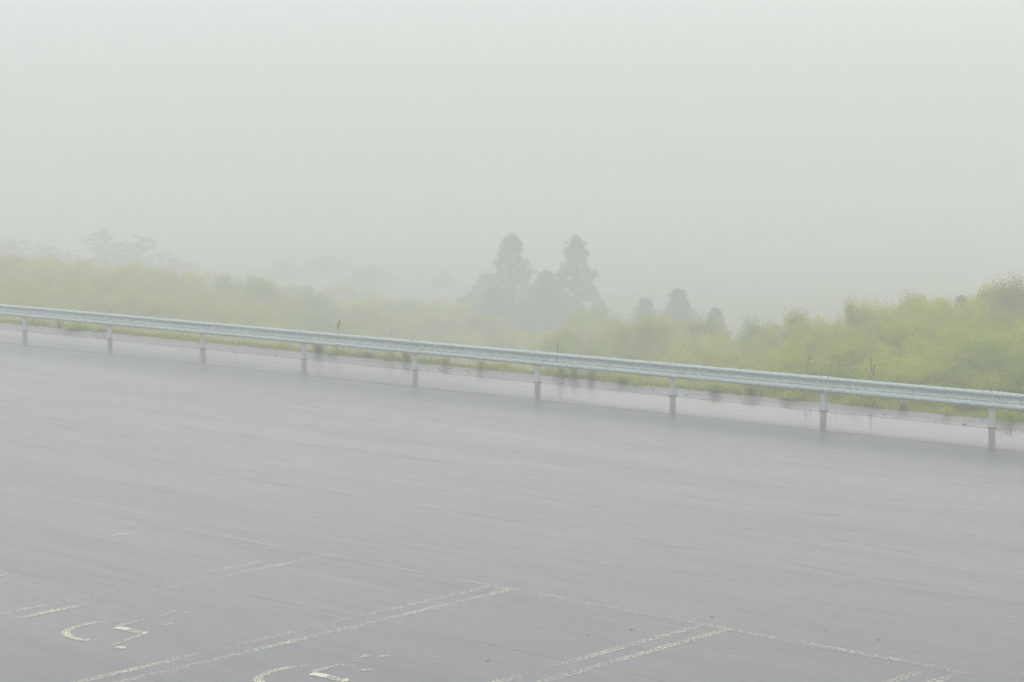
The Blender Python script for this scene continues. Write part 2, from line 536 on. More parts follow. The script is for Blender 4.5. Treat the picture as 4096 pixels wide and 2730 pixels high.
for i in range(len(pr) - 1):
    for k in range(10):
        a, c = i * 10 + k, i * 10 + (k + 1) % 10
        fs.append((a, c, c + 10, a + 10))
fs.append(tuple(range(30, 40)))
mb.add(vs, fs); me_bolt_slot = mb.mesh('bolt_or_slot', M_bolt_slot, True)


def child(name, me, parent, loc=(0, 0, 0), rot=(0, 0, 0), sc=(1, 1, 1)):
    o = bpy.data.objects.new(name, me); COL.objects.link(o); o.parent = parent
    o.location = loc; o.rotation_euler = rot; o.scale = sc
    return o


def prof_at(z):
    """front surface (smallest y) of the beam at height z and the tilt there"""
    i = int(np.argmin(np.abs(prof[:, 1] - z) + (prof[:, 0] > -.004) * .05))
    return prof[i]


PY = -.072                                                      # beam is set in front of the posts
for k in range(-3, 13):
    pst = child('post', me_post, rail, (4 * k, .0, 0), (R.normal(0, .006), R.normal(0, .006), R.uniform(0, 6)))
    child('dirt_ring', me_ring, pst, (0, 0, 0), (0, 0, R.uniform(0, 6)))
    child('bracket', me_br, rail, (4 * k, -.078, 0))
    pnl = child('rail_panel', me_beam, rail, (4 * k + .165, PY - .012, 0))
    lap = child('lap_joint', me_lap, pnl, (3.985 - .20, 0, 0))
    for dx, z, tilt in ((-.12, .726, -1.25), (.06, .726, -1.25), (-.10, .565, .55), (.07, .565, .55), (.07, .53, -.6)):  # upper pair: dark heads added in place of the crest's open slots
        i = int(np.argmin(np.abs(prof[:, 1] - z) + (0 if z < .7 else 0) + (np.arange(len(prof)) < 3) * .1))
        q = prof[i]
        child('bolt_or_slot', me_bolt_slot, pnl, (3.985 + dx, q[0] - .004, q[1] + (.004 if z > .7 else 0)), (tilt, 0, 0))

# ------------------------------------------------------------------ trees
def unit(v): return v / (np.linalg.norm(v) + 1e-9)


def leaf_clump(rng, c, rad, n, size, flat=1.):
    """n leaf-sized quads filling an uneven ball around c"""
    d = rng.normal(size=(n, 3)); d /= np.linalg.norm(d, axis=1)[:, None]
    p = c + d * (rng.uniform(0, 1, (n, 1)) ** .55) * rad * np.array([1, 1, flat])
    u = rng.normal(size=(n, 3)); u /= np.linalg.norm(u, axis=1)[:, None]
    w = np.cross(u, rng.normal(size=(n, 3))); w /= np.linalg.norm(w, axis=1)[:, None]
    s = size * rng.uniform(.6, 1.3, (n, 1))
    return np.stack([p - u * s * .9, p + w * s * .5, p + u * s * .9, p - w * s * .5], 1)


def broadleaf(seed, hgt=6., stems=4, spread=.45, leafsize=.030, per=150, mat_l=None, clump=.40):
    rng = np.random.default_rng(seed)
    wood, crown = MB(), MB()
    tips = []

    def grow(p, d, L, r, lev):
        n = 4; pts = [p]; rr = [r]
        for i in range(n):
            d = unit(d + rng.normal(0, .16, 3) + np.array([0, 0, .10]))
            p = p + d * L / n; pts.append(p); rr.append(r * (1 - .55 * (i + 1) / n))
            if lev < 3 and i >= (1 if lev == 0 else 0):
                for _ in range(2 if lev == 1 or i == n - 1 else 1):
                    az = rng.uniform(0, 2 * math.pi)
                    side = unit(np.cross(d, [math.cos(az), math.sin(az), .2]))
                    cd = unit(d * rng.uniform(.5, .9) + side * rng.uniform(.5, .9) + np.array([0, 0, .15]))
                    grow(p, cd, L * rng.uniform(.42, .62), rr[-1] * .6, lev + 1)
            if lev >= 2 and i in (1, 3): tips.append(p)
        wood.tube(pts, rr, 5 if lev < 2 else 3, cap=False)

    for k in range(stems):
        az = 2 * math.pi * (k + rng.uniform(-.3, .3)) / stems
        d0 = unit(np.array([math.cos(az) * spread, math.sin(az) * spread, 1.]))
        grow(np.array([.12 * math.cos(az), .12 * math.sin(az), -.25]), d0, hgt * rng.uniform(.42, .6), .055 * rng.uniform(.8, 1.3), 0)
    tips = np.array(tips)
    zq = np.percentile(tips[:, 2], 91)                          # rounded crown: no long leaders

    def dome(z):
        return np.where(z > zq * .7, zq * (.7 + .5 * np.tanh((z / zq - .7) / .5)), z)
    tips[:, 2] = dome(tips[:, 2])
    for q in wood.v: q[:, 2] = dome(q[:, 2])
    for t in tips:
        n = int(per * rng.uniform(.5, 1.4))
        tn = np.clip(rng.normal(.5, .22), 0, 1)
        crown.quads(leaf_clump(rng, t, clump * rng.uniform(.6, 1.25), n, leafsize, .8), np.clip(tn + rng.normal(0, .12, n), 0, 1))
    return crown, wood


def cedar(seed, hgt=9., wid=2.9, blunt=.25, gap=.0, ex=.66):
    """lobed Japanese cedar: upswept limbs that end in rounded tufts, sky and bare limbs between them"""
    rng = np.random.default_rng(seed)
    wood, crown = MB(), MB()
    zs = np.linspace(-.3, hgt, 12)
    px = np.cumsum(rng.normal(0, .03, 12)); py = np.cumsum(rng.normal(0, .03, 12))
    wood.tube(np.stack([px, py, zs], 1), np.linspace(.17, .02, 12), 7)
    z = .12 * hgt
    while z < hgt * .985:
        t = z / hgt
        rad = wid / 2 * (min(1., (1.0 - t) / .53) ** ex) * rng.uniform(.72, 1.08) - .10 + blunt * .10
        n = 5 if t < .8 else 4
        a0 = rng.uniform(0, 6.28)
        for k in range(n):
            if rng.uniform() < gap * (.35 < t < .85): continue
            az = a0 + 2 * math.pi * k / n + rng.uniform(-.4, .4)
            r = rad * rng.uniform(.72, .98)
            cx, cy = np.interp(z, zs, px), np.interp(z, zs, py)
            dirv = np.array([math.cos(az), math.sin(az), 0])
            p0 = np.array([cx, cy, z - .15 * r]); pm = p0 + dirv * r * .55 + [0, 0, -.05 * r]; p1 = p0 + dirv * r + [0, 0, .35 * r]
            wood.tube([p0, pm, p1], [.035, .022, .008], 4, cap=False)
            lob = rng.uniform(.22, .36) * (.75 + .6 * (1 - t))
            tn = np.clip(rng.normal(.5, .2), 0, 1)
            for q, sz in ((p1, lob), (pm * .45 + p1 * .55 + [0, 0, .08], lob * .8), (p1 + [rng.normal(0, .15), rng.normal(0, .15), .22], lob * .7)):
                m_ = int(240 * sz / .35)
                crown.quads(leaf_clump(rng, q, sz, m_, .042, 1.05), np.clip(tn + rng.normal(0, .1, m_), 0, 1))
            if rng.uniform() < .75:
                q = p0 * .55 + pm * .45
                crown.quads(leaf_clump(rng, q, lob * .8, 110, .042), tn * .7)
        z += rng.uniform(.24, .38) * (1 if t < .8 else .75)
    for k in range(int(4 + 6 * blunt)):
        e = .22 * blunt + .05
        q = np.array([px[-1] + rng.uniform(-e, e), py[-1] + rng.uniform(-e, e), hgt - rng.uniform(0, .5)])
        crown.quads(leaf_clump(rng, q, .17, 90, .04, 1.3), .6)
    return crown, wood


def fir(seed, hgt=6., wid=3., leader=.5):
    """young pine: whorls of limbs, candle on top"""
    rng = np.random.default_rng(seed)
    wood, crown = MB(), MB()
    wood.tube([(0, 0, -.3), (.03, .02, hgt * .5), (0, 0, hgt - leader), (0, 0, hgt)], [.13, .06, .016, .006], 6)
    z = .10 * hgt
    while z < hgt - leader * .25:
        t = z / hgt
        r0 = wid / 2 * (1 - t) ** .95 + .04
        n = rng.integers(5, 8); a0 = rng.uniform(0, 6)
        for k in range(n):
            az = a0 + 2 * math.pi * k / n + rng.uniform(-.3, .3); r = r0 * rng.uniform(.65, 1.15)
            dv = np.array([math.cos(az), math.sin(az), 0])
            pts = [np.array([0, 0, z]), np.array([0, 0, z]) + dv * r * .6 + [0, 0, .10 * r], np.array([0, 0, z]) + dv * r + [0, 0, .34 * r]]
            wood.tube(pts, [.025, .015, .006], 3, cap=False)
            for f in np.linspace(.25, 1, max(3, int(r / .2))):
                q = pts[0] * (1 - f) + pts[2] * f - [0, 0, .08 * r * (1 - f)] + rng.normal(0, .05, 3)
                crown.quads(leaf_clump(rng, q, .10 + .14 * min(1., r / .6), 60, .042, .8), np.clip(rng.normal(.5, .2, 60), 0, 1))
        z += rng.uniform(.15, .26)
    for k in range(7):                                          # top whorl of bare looking shoots
        az = k * .9; dv = np.array([math.cos(az), math.sin(az), 0])
        p0 = np.array([0, 0, hgt - leader]); p1 = p0 + dv * .15 + [0, 0, .16]
        wood.tube([p0, p1], [.012, .006], 3)
        crown.quads(leaf_clump(rng, p1, .05, 16, .03), .5)
    crown.quads(leaf_clump(rng, np.array([0, 0, hgt - leader * .5]), .045, 40, .03, 5.), .5)
    return crown, wood


def spreading_pine(seed, hgt=8., wid=6.):
    """old pine: open irregular crown of small flat sprays on crooked limbs"""
    rng = np.random.default_rng(seed)
    wood, crown = MB(), MB()
    wood.tube([(0, 0, -.3), (.2, .1, hgt * .4), (-.1, 0, hgt * .75), (-.35, 0, hgt)], [.22, .17, .10, .02], 7)
    z = .30
    while z < .99:
        az = rng.uniform(0, 6.28); r = wid / 2 * min(1., (1.04 - z) * 2.1) ** .7 * rng.uniform(.35, 1.15) + .15
        cx = np.interp(z, [.4, .75, 1], [.2, -.1, -.35])
        rise = rng.uniform(-.05, .45)
        p0 = np.array([cx, 0, z * hgt]); p1 = p0 + np.array([math.cos(az) * r, math.sin(az) * r, r * rise])
        wood.tube([p0, (p0 + p1) / 2 + [0, 0, -.08], p1], [.05, .03, .01], 4, cap=False)
        for f in np.linspace(.3, 1.05, max(3, int(r / .28))):
            for _ in range(2):
                q = p0 * (1 - f) + p1 * f + rng.normal(0, .20, 3) * [1, 1, .55]
                crown.quads(leaf_clump(rng, q, .24 * rng.uniform(.7, 1.3), 60, .05, .6), np.clip(rng.normal(.45, .2, 60), 0, 1))
        z += rng.uniform(.008, .022)
    return crown, wood


def proto(cw, mat_l, name):
    crown, wood = cw
    v = np.concatenate(crown.v)
    h0 = float(np.percentile(v[:, 2], 99.9)); w0 = float(np.percentile(v[:, 0], 98) - np.percentile(v[:, 0], 2))
    return dict(crown=crown.mesh('crown', mat_l), trunk=wood.mesh('trunk', M_bark, True), h=h0, w=w0, name=name)


BL = [proto(broadleaf(s, 6., st, sp), ml, 'broadleaf_tree') for s, st, sp, ml in
      ((1, 5, .62, M_leaf), (2, 5, .7, M_leaf), (3, 4, .5, M_leaf), (4, 5, .75, M_leaf), (5, 5, .6, M_leafg), (6, 5, .6, M_leafb))]
OL = proto(broadleaf(7, 6., 5, .7, .024, 220), M_leafo, 'broadleaf_tree')
CE = [proto(cedar(21, 9., 3.1, .9, .14, .56), M_needle, 'cedar_tree'), proto(cedar(27, 9., 3.2, .1, .05, .66), M_needle, 'cedar_tree'),
      proto(cedar(23, 8., 2.8, .2, .12), M_needle, 'cedar_tree')]
FI = [proto(fir(31, 6., 3.2, .7), M_pine, 'pine_tree'), proto(fir(32, 6., 2.6, .5), M_pine, 'pine_tree')]
SP = [proto(spreading_pine(41), M_pine, 'pine_tree'), proto(spreading_pine(42, 8, 6.5), M_pine, 'pine_tree')]
N_TREE = [0]


def tree(pr, x, y, dep, label, cat, group=None, width=None, rz=None):
    """crown tip stands where column x, row y of the photograph meets the given depth; the foot stands on the hillside"""
    tip = at_depth(x, y, dep)
    base = np.array([tip[0], tip[1], terrain(tip)])
    h = max(2.2, tip[2] - base[2])
    sz = h / pr['h']
    if width and pr['name'] == 'broadleaf_tree': width = min(width, 1.15 * h + .5)
    sx = width / pr['w'] if width else sz * R.uniform(.95, 1.25)
    o = empty(pr['name'], base, R.uniform(0, 6.28) if rz is None else rz, (sx, sx, sz))
    child('crown', pr['crown'], o); child('trunk', pr['trunk'], o)
    tag(o, label, cat, group)
    N_TREE[0] += 1
    return o


# the tall pair of cedars and what stands round them
tree(CE[0], 2049, 940, 176, 'tall cedar with a blunt rounded top, left one of the tall pair behind the guardrail', 'conifer', width=3.1, rz=.4)
tree(CE[1], 2296, 945, 176, 'tall cedar with a pointed top, right one of the tall pair behind the guardrail', 'conifer', width=3.5, rz=1.9)
tree(CE[2], 2178, 1085, 175, 'shorter dense cedar filling the gap between the two tall cedars', 'conifer', width=4.25, rz=.9)
tree(CE[0], 2120, 1195, 175, 'low cedar at the right foot of the left one of the tall pair', 'conifer', width=4.2, rz=2.2)
tree(CE[1], 2240, 1165, 174, 'low cedar directly at the left foot of the right one of the tall pair', 'conifer', width=4.2, rz=3.3)
tree(CE[1], 1985, 1150, 176, 'mid-height cedar leaning on the left side of the tall pair', 'conifer', width=4.0, rz=5.)
tree(CE[2], 1890, 1165, 196, 'very faint rounded conifer at the left end of the cedar group', 'conifer', width=4.2, rz=1.2)
tree(CE[2], 1945, 1095, 193, 'pale fogged conifer close to the left of the tall cedar pair', 'conifer', width=3.77)
tree(CE[1], 2010, 1225, 175, 'low dark cedar at the left foot of the tall cedar pair', 'conifer', width=4.25)
tree(CE[2], 2395, 1215, 180, 'low grey conifer at the right foot of the tall cedar pair', 'conifer', width=2.93)
tree(FI[1], 1852, 1190, 198, 'small faint conifer in the fog left of the cedar group', 'conifer', width=3.35)
tree(FI[1], 1772, 1078, 265, 'ghostly narrow conifer barely visible in the fog left of the cedars', 'conifer', width=2.79)
tree(CE[2], 1300, 1050, 290, 'ghostly broad conifer almost lost in the fog at left of centre', 'conifer', width=6.)
tree(CE[2], 1130, 1090, 275, 'ghostly low conifer almost lost in the fog behind the left trees', 'conifer', width=5.)
tree(FI[0], 1480, 1110, 265, 'faint fog-swallowed conifer in the dip left of the cedars', 'conifer', width=6.35)
# conifers right of the cedars
tree(FI[0], 2580, 1195, 156, 'dark young pine, leftmost of the small pines right of the cedars', 'conifer', width=4.05)
tree(FI[1], 2716, 1160, 156, 'tallest narrow pine among the small pines right of the cedars', 'conifer', width=3.63)
tree(FI[1], 2770, 1290, 151, 'short grey pine against the right flank of the tallest small pine', 'conifer', width=3.07)
tree(FI[1], 2860, 1235, 145, 'lone small dark pine in the dip left of the yellow-green bank', 'conifer', width=2.79)
# pines in the fog on the left
tree(SP[0], 420, 916, 240, 'fogged layered pine rising above the trees at left', 'conifer', width=5.0, rz=0.2)
tree(SP[1], 560, 942, 240, 'fogged pine with a flat spreading limb right of the layered pine', 'conifer', width=5.6, rz=2.4)
tree(SP[1], 670, 1028, 230, 'low fogged pine at the right end of the left tree line', 'conifer', width=5.4, rz=4.)
tree(SP[0], 210, 985, 245, 'grey fogged pine left of the layered pine', 'conifer', width=8., rz=1.)
tree(SP[1], 20, 955, 248, 'grey fogged pine at the left edge above the yellow trees', 'conifer', width=8.4, rz=3.)
# pines on the right bank
tree(FI[0], 3848, 1188, 96, 'young pine with bare candle shoot on top, on the right bank', 'conifer', width=2.6)
tree(OL, 4062, 1122, 80, 'large rounded olive tree rising highest at the right edge', 'tree', width=6.0)
tree(BL[2], 3985, 1150, 86, 'yellow-tipped tree just left of the large olive tree at the right edge', 'tree', width=3.6)
tree(OL, 3930, 1205, 82, 'smaller olive tree between the candle-topped pine and the large olive tree', 'tree', width=4.6)
# a few broadleaf trees that stand out
tree(BL[2], 3645, 1196, 78, 'round-topped yellow-green tree standing highest along the right bank', 'tree', width=3.1)
tree(BL[5], 3585, 1228, 77, 'pale bronze tree just left of the round-topped tree on the right bank', 'tree', width=3.0)
tree(BL[4], 2352, 1238, 132, 'fresh green tree right below the tall cedars', 'tree', width=4.06)
tree(BL[4], 2270, 1330, 98, 'rounded green bush behind the guardrail below the tall cedars', 'tree', width=3.6)
tree(BL[1], 2560, 1272, 96, 'wide yellowish bush in front of the small pines', 'tree', width=4.2)
tree(BL[4], 980, 1108, 137, 'pale green rounded tree in the fog at the right end of the left bank', 'tree', width=5.59)

for x, y in ((1440, 1172), (1545, 1190), (1640, 1205), (1730, 1190), (1815, 1215), (1345, 1150)):
    tree(BL[5], x, y, 196 + (x % 7) * 3, 'ghostly grey-green tree dissolving in the fog far behind the dip left of the cedars', 'tree', 'ghostly trees behind the dip', 6.5)
SKX = [-250, 0, 300, 600, 760, 1000, 1300, 1500, 1800, 1950, 2090, 2200, 2300, 2450, 2700, 2900, 3050, 3150, 3300, 3450, 3600, 3720, 3800, 4000, 4200, 4400]
SKY = [985, 1000, 1025, 1075, 1110, 1125, 1170, 1190, 1225, 1275, 1325, 1320, 1325, 1292, 1285, 1292, 1278, 1310, 1262, 1228, 1215, 1222, 1262, 1270, 1240, 1240]
DPX = [-250, 0, 700, 1100, 1500, 1900, 2300, 2700, 3000, 3300, 3600, 4100, 4400]
DPY = [143, 141, 141, 152, 170, 158, 124, 108, 94, 82, 74, 66, 64]
GR = (('hazy yellowish broadleaf tree merging into the foggy tree bank at left', 'fogged broadleaf trees on the left bank'),
      ('dim brownish broadleaf tree in the foggy dip between left bank and cedars', 'fogged broadleaf trees in the dip'),
      ('yellow-green broadleaf tree in the low bank behind the middle of the guardrail', 'broadleaf trees behind the middle of the rail'),
      ('bright yellow-green broadleaf tree massed on the right bank behind the guardrail', 'broadleaf trees on the right bank'))


def gidx(x): return 0 if x < 1050 else 1 if x < 2000 else 2 if x < 2950 else 3


def rail_depth(x): return float(np.interp(x, [-250, 99, 2149, 3970, 4400], [69, 66.6, 53, 44.9, 42]))


for row, (dy, df) in enumerate(((0, 1.), (52, .90), (118, .81), (190, .74))):
    x = -230 + row * 45
    while x < 4350:
        dep = np.interp(x, DPX, DPY) * df
        dmin = rail_depth(x) + 8
        dep = max(dep, dmin + R.uniform(0, 3))
        y = np.interp(x, SKX, SKY) + dy + R.uniform(-8, 20)
        g = gidx(x)
        pr = BL[int(R.choice([5, 0, 4] if g == 1 else [0, 1, 3, 4, 5, 0, 1, 3] if g != 0 else [0, 1, 3, 5, 5, 3]))]
        wd = R.uniform(4.2, 5.8) * (1.25 if g < 2 else .95)
        tree(pr, x, y, dep, GR[g][0], 'tree', GR[g][1], wd)
        x += wd / dep * F * R.uniform(.32, .46)

# ------------------------------------------------------------------ verge: grass (stuff) and single weeds
mb = MB()
n = 26000
s_ = R.uniform(-8, 38, n)
cl = .5 + .5 * np.sin(s_ * 2.1 + 1.3 * np.sin(s_ * .7)) * np.sin(s_ * .53 + 2)
a_ = 1.03 + R.gamma(1.6, .22, n)
hh = (.07 + .16 * cl * R.uniform(.3, 1.2, n)) * np.clip(.45 + (a_ - 1.0) * 1.1, .4, 1.6) * R.uniform(.5, 1.3, n)
az = R.uniform(0, 6.28, n); lean = R.uniform(.1, .55, n)
wv = .011 * R.uniform(.6, 1.4, n)
base = np.stack([s_, a_, np.interp(a_, _A, _Z) - .02], 1)
tipv = base + np.stack([np.cos(az) * lean * hh, np.sin(az) * lean * hh, hh], 1)
side = np.stack([np.cos(az + 1.57), np.sin(az + 1.57), np.zeros(n)], 1) * wv[:, None]
tn = np.clip(.35 + .4 * np.sin(s_ * .9 + 2.2 * np.sin(s_ * .31)) + R.normal(0, .2, n), 0, 1)
mb.tris(np.stack([base - side, base + side, tipv], 1), tn)
gr = mb.build('grass', M_grass); gr.matrix_world = LOC
tag(gr, 'uneven yellow-green grass fringing the far edge of the asphalt', 'grass', kind='stuff')


def blade_tuft(mb, rng, n, h, spread, w=.012, curve=.5, tint=(.5, .2)):
    """arching blades from one foot"""
    for _ in range(n):
        az = rng.uniform(0, 6.28); L = h * rng.uniform(.55, 1.1); sp = spread * rng.uniform(.2, 1.)
        d = np.array([math.cos(az), math.sin(az), 0]); sd = np.array([-d[1], d[0], 0]) * w * .5
        p = [np.array([rng.normal(0, .03), rng.normal(0, .03), 0.])]
        for f in (.4, .75, 1.):
            p.append(p[0] + d * sp * f ** 1.6 + np.array([0, 0, L * (f - curve * .5 * f * f)]))
        t = float(np.clip(rng.normal(*tint), 0, 1))
        mb.add([p[0] - sd, p[0] + sd, p[1] + sd, p[1] - sd, p[2] + sd * .7, p[2] - sd * .7, p[3]], [(0, 1, 2, 3), (3, 2, 4, 5), (5, 4, 6)], t)


def leafy(mb, rng, n, h, rad, size, tint=(.6, .2)):
    d = rng.normal(size=(n, 3)); d /= np.linalg.norm(d, axis=1)[:, None]; d[:, 2] = abs(d[:, 2])
    p = d * (rng.uniform(.2, 1, (n, 1)) ** .5) * [rad, rad, h]
    az = rng.uniform(0, 6.28, n); tilt = rng.uniform(-.2, .7, n)
    u = np.stack([np.cos(az), np.sin(az), tilt], 1); w = np.stack([-np.sin(az), np.cos(az), np.zeros(n)], 1)
    s = size * rng.uniform(.6, 1.3, (n, 1))
    mb.quads(np.stack([p, p + u * s * .5 + w * s * .38, p + u * s, p + u * s * .5 - w * s * .38], 1), np.clip(rng.normal(*tint, n), 0, 1))


def stalk(mb, rng, h, lean=(0, 0), r=.006, bend=.0):
    r = r * .6
    p = [np.array([0, 0, 0.]), np.array([lean[0] * .4, lean[1] * .4, h * .45]), np.array([lean[0] * .75, lean[1] * .75, h * .78]), np.array([lean[0] + bend, lean[1], h])]
    mb.tube(p, [r, r * .9, r * .7, r * .4], 5)
    return p


def weed(name, x, a, label, cat, leaf=None, tuft=None, stems=(), seeds=(), lm=None, group=None):
    s = on_line(x, a)
    w = W(s, a); w[2] = float(np.interp(a, _A, _Z)) - .01
    rng = np.random.default_rng(int(x) + 7)
    o = empty(name, w, TH - math.pi / 2)
    if leaf: mb = MB(); leafy(mb, rng, *leaf); mb.build('leaf', lm or M_weed, o)
    if tuft: mb = MB(); blade_tuft(mb, rng, *tuft); mb.build('blade', lm or M_dry, o)
    for st in stems:
        mb = MB(); p = stalk(mb, rng, *st); q = mb.build('stem', M_dry, o)
        if seeds:
            m2 = MB(); lo, hi, rr = seeds
            for f in np.linspace(lo, hi, 12):
                c = np.array([np.interp(f * st[0], [k[2] for k in p], [k[i] for k in p]) for i in range(3)])
                m2.quads(leaf_clump(rng, c, rr * (1.15 - .6 * (f - lo) / (hi - lo + 1e-6)), 26, .018), .5)
            m2.build('seed_head', M_dock, q)
    tag(o, label, cat, group)
    return o


weed('leafy_weed', 310, 1.1, 'bright green leafy weed spilling onto the asphalt at far left', 'plant', leaf=(190, .26, .38, .13, (.7, .2)))
weed('dry_grass_tuft', 240, 1.2, 'brownish dry tuft beside the bright green weed at far left', 'plant', tuft=(90, .30, .22))
weed('leafy_weed', 405, 1.2, 'low yellowish weed right of the bright green one at far left', 'plant', leaf=(110, .22, .26, .08, (.45, .2)), lm=M_grass)
weed('dry_grass_tuft', 1275, 1.15, 'reddish dry tuft right of the fourth guardrail post from the left', 'plant', tuft=(150, .42, .40, .012, .3, (.25, .15)))
weed('leafy_weed', 1335, 1.1, 'small green weed beside the reddish dry tuft', 'plant', leaf=(70, .2, .18, .09, (.6, .2)), tuft=(20, .3, .2), lm=M_weed)
weed('dock_plant', 1352, 1.5, 'dried reddish dock with two seed spikes poking above the guardrail', 'plant', leaf=(30, .2, .16, .12), stems=((.82, (.02, .0), .007), (.88, (.09, .0), .007)), seeds=(.80, 1., .013))
weed('dry_stalk', 1568, 1.6, 'thin tall dry stalk standing well above the guardrail', 'plant', stems=((1.5, (.02, 0), .005),))
weed('dry_stalk', 1630, 1.5, 'two thin dry stems leaning right above the guardrail', 'plant', stems=((1.25, (.40, .2), .005), (.85, (.62, .1), .004)))
weed('dry_stalk', 1878, 1.6, 'short thin upright stalk above the guardrail left of the cedars', 'plant', stems=((1.05, (-.01, 0), .005),))
weed('dry_stalk', 945, 1.6, 'lone faint thin stalk above the left part of the guardrail', 'plant', stems=((1.15, (-.03, 0), .005),))
weed('leafy_weed', 1560, 1.2, 'olive bushy weed just left of the fifth guardrail post', 'plant', leaf=(170, .36, .26, .06, (.2, .15)), tuft=(40, .4, .3), lm=M_leafb)
weed('dry_grass_tuft', 1625, 1.15, 'straw-yellow grass clump touching the fifth guardrail post', 'plant', tuft=(150, .34, .20, .014, .3, (.9, .12)))
weed('dry_grass_tuft', 1470, 1.2, 'rusty dry grass fringe left of the olive bushy weed', 'plant', tuft=(90, .24, .28, .012, .3, (.4, .2)))
weed('leafy_weed', 1780, 1.15, 'yellow-green weed right of the fifth guardrail post', 'plant', leaf=(60, .3, .14, .08, (.8, .15)), tuft=(30, .35, .25), lm=M_grass)
weed('grass_tuft', 1925, 1.1, 'arching grass tuft midway between fifth and sixth posts', 'plant', tuft=(60, .42, .35, .012, .5, (.5, .2)), lm=M_grass)
weed('dry_stalk', 2235, 1.2, 'reddish upright dock stem right of the sixth guardrail post', 'plant', stems=((.80, (-.03, 0), .007), (.5, (.06, 0), .005)), seeds=(.8, 1., .010))
weed('leafy_weed', 2245, 1.15, 'dark ferny weed right of the sixth guardrail post', 'plant', leaf=(150, .34, .18, .06, (.15, .12)), tuft=(40, .4, .2), lm=M_leafg)
weed('leafy_weed', 2300, 1.12, 'dark ferny weed, second one right of the sixth post', 'plant', leaf=(160, .38, .22, .06, (.12, .12)), tuft=(40, .42, .22), lm=M_leafg)
weed('dry_grass_tuft', 2365, 1.1, 'straw tuft with reddish stems right of the two dark ferny weeds', 'plant', tuft=(70, .36, .3, .011, .3, (.6, .25)), stems=((.5, (.10, 0), .005),))
weed('grass_tuft', 2490, 1.06, 'lush green grass clump overhanging the asphalt left of the seventh post', 'plant', tuft=(170, .34, .42, .014, .6, (.65, .2)), lm=M_weed)
weed('leafy_weed', 2560, 1.08, 'yellow-green low weed beside the lush clump left of the seventh post', 'plant', leaf=(110, .2, .32, .08, (.8, .2)), lm=M_grass)
weed('grass_tuft', 2860, 1.08, 'wide green grass tuft with thin stems right of the seventh post', 'plant', tuft=(150, .36, .48, .012, .5, (.45, .2)), stems=((.5, (.3, 0), .004), (.45, (-.28, 0), .004)), lm=M_weed)
weed('dry_grass_tuft', 3010, 1.2, 'pinkish dry grass patch midway between seventh and eighth posts', 'plant', tuft=(130, .36, .36, .011, .4, (.5, .2)))
weed('leafy_weed', 3165, 1.06, 'dense green weed clump left of the eighth post', 'plant', leaf=(180, .24, .30, .075, (.55, .2)), tuft=(40, .3, .3), lm=M_weed)
weed('shrub_sprig', 3215, 1.3, 'sparse brown-stemmed sprig left of the eighth post, its tip above the rail', 'plant', leaf=(50, .5, .22, .07, (.4, .2)), stems=((.98, (.10, 0), .008), (.6, (-.25, .05), .006), (.5, (.25, 0), .006)), lm=M_leafb)
weed('shrub_sprig', 3335, 1.5, 'leaning sprig with bright green tip above the rail right of the eighth post', 'plant', stems=((.96, (.16, 0), .008),), leaf=(40, .3, .2, .07, (.5, .2)))
# bright leaf tips of the two sprigs
for o in [q for q in COL.objects if q.name.startswith('shrub_sprig')]:
    st = next(c for c in o.children if c.name.startswith('stem'))
    mb = MB(); rg = np.random.default_rng(5)
    zt = .96; xt = .13
    for k in range(26):
        f = rg.uniform(.8, 1.06)
        c = np.array([xt * f + (f - .8) * .35 * rg.uniform(-.4, 1.), rg.normal(0, .03), zt * f])
        mb.quads(leaf_clump(rg, c, .03, 3, .035), np.clip(rg.normal(.6, .2, 3), 0, 1))
    mb.build('leaf', M_leaf, st)
weed('dock_plant', 3480, 1.25, 'tall reddish dock with a branched seed head above the rail right of the eighth post', 'plant', leaf=(40, .3, .22, .12, (.3, .2)), stems=((1.06, (.03, 0), .009), (.9, (.09, .02), .005)), seeds=(.74, 1., .015), lm=M_leafb)
weed('leafy_weed', 3415, 1.2, 'olive twiggy weed left of the tall reddish dock', 'plant', leaf=(130, .36, .26, .06, (.2, .15)), stems=((.5, (-.25, 0), .005), (.5, (.2, 0), .005)), lm=M_leafb)
weed('dry_grass_tuft', 3505, 1.06, 'flattened dry stalks lying at the asphalt edge below the tall dock', 'plant', tuft=(50, .16, .36, .012, .9, (.5, .2)), stems=((.22, (-.45, 0), .006),))
weed('dry_grass_tuft', 3615, 1.15, 'low rusty-brown tuft between the tall dock and the ninth post', 'plant', tuft=(110, .26, .24, .010, .35, (.45, .2)))
weed('leafy_weed', 3790, 1.1, 'small reddish-tipped weed left of the ninth post', 'plant', leaf=(50, .22, .16, .06, (.3, .2)), tuft=(30, .3, .2), lm=M_leafb)
weed('leafy_weed', 4040, 1.06, 'bright green weed clump right of the ninth post', 'plant', leaf=(260, .34, .42, .07, (.65, .2)), tuft=(60, .4, .3), lm=M_weed)

# ------------------------------------------------------------------ grit and leaf bits on the asphalt
mb = MB()
n = 1500
s_ = R.uniform(-6, 37, n)
a_ = np.where(R.uniform(0, 1, n) < .35, R.normal(-.02, .05, n), R.uniform(.02, 1.0, n))
keep = R.uniform(0, 1, n) < np.where(s_ > 26, .45, 1.)
s_, a_ = s_[keep], a_[keep]; n = len(s_)
rr = R.gamma(2., .0035, n) + .004
an = R.uniform(0, 6.28, n)
V = []
for k in range(n):
    e = R.uniform(1, 2.4)
    u = np.array([math.cos(an[k]), math.sin(an[k]), 0]) * rr[k] * e; w = np.array([-math.sin(an[k]), math.cos(an[k]), 0]) * rr[k]
    c = np.array([s_[k], a_[k], .003]); t = c + [0, 0, rr[k] * .9]
    mb.add([c - u, c - w, c + u, c + w, t], [(0, 1, 4), (1, 2, 4), (2, 3, 4), (3, 0, 4)])
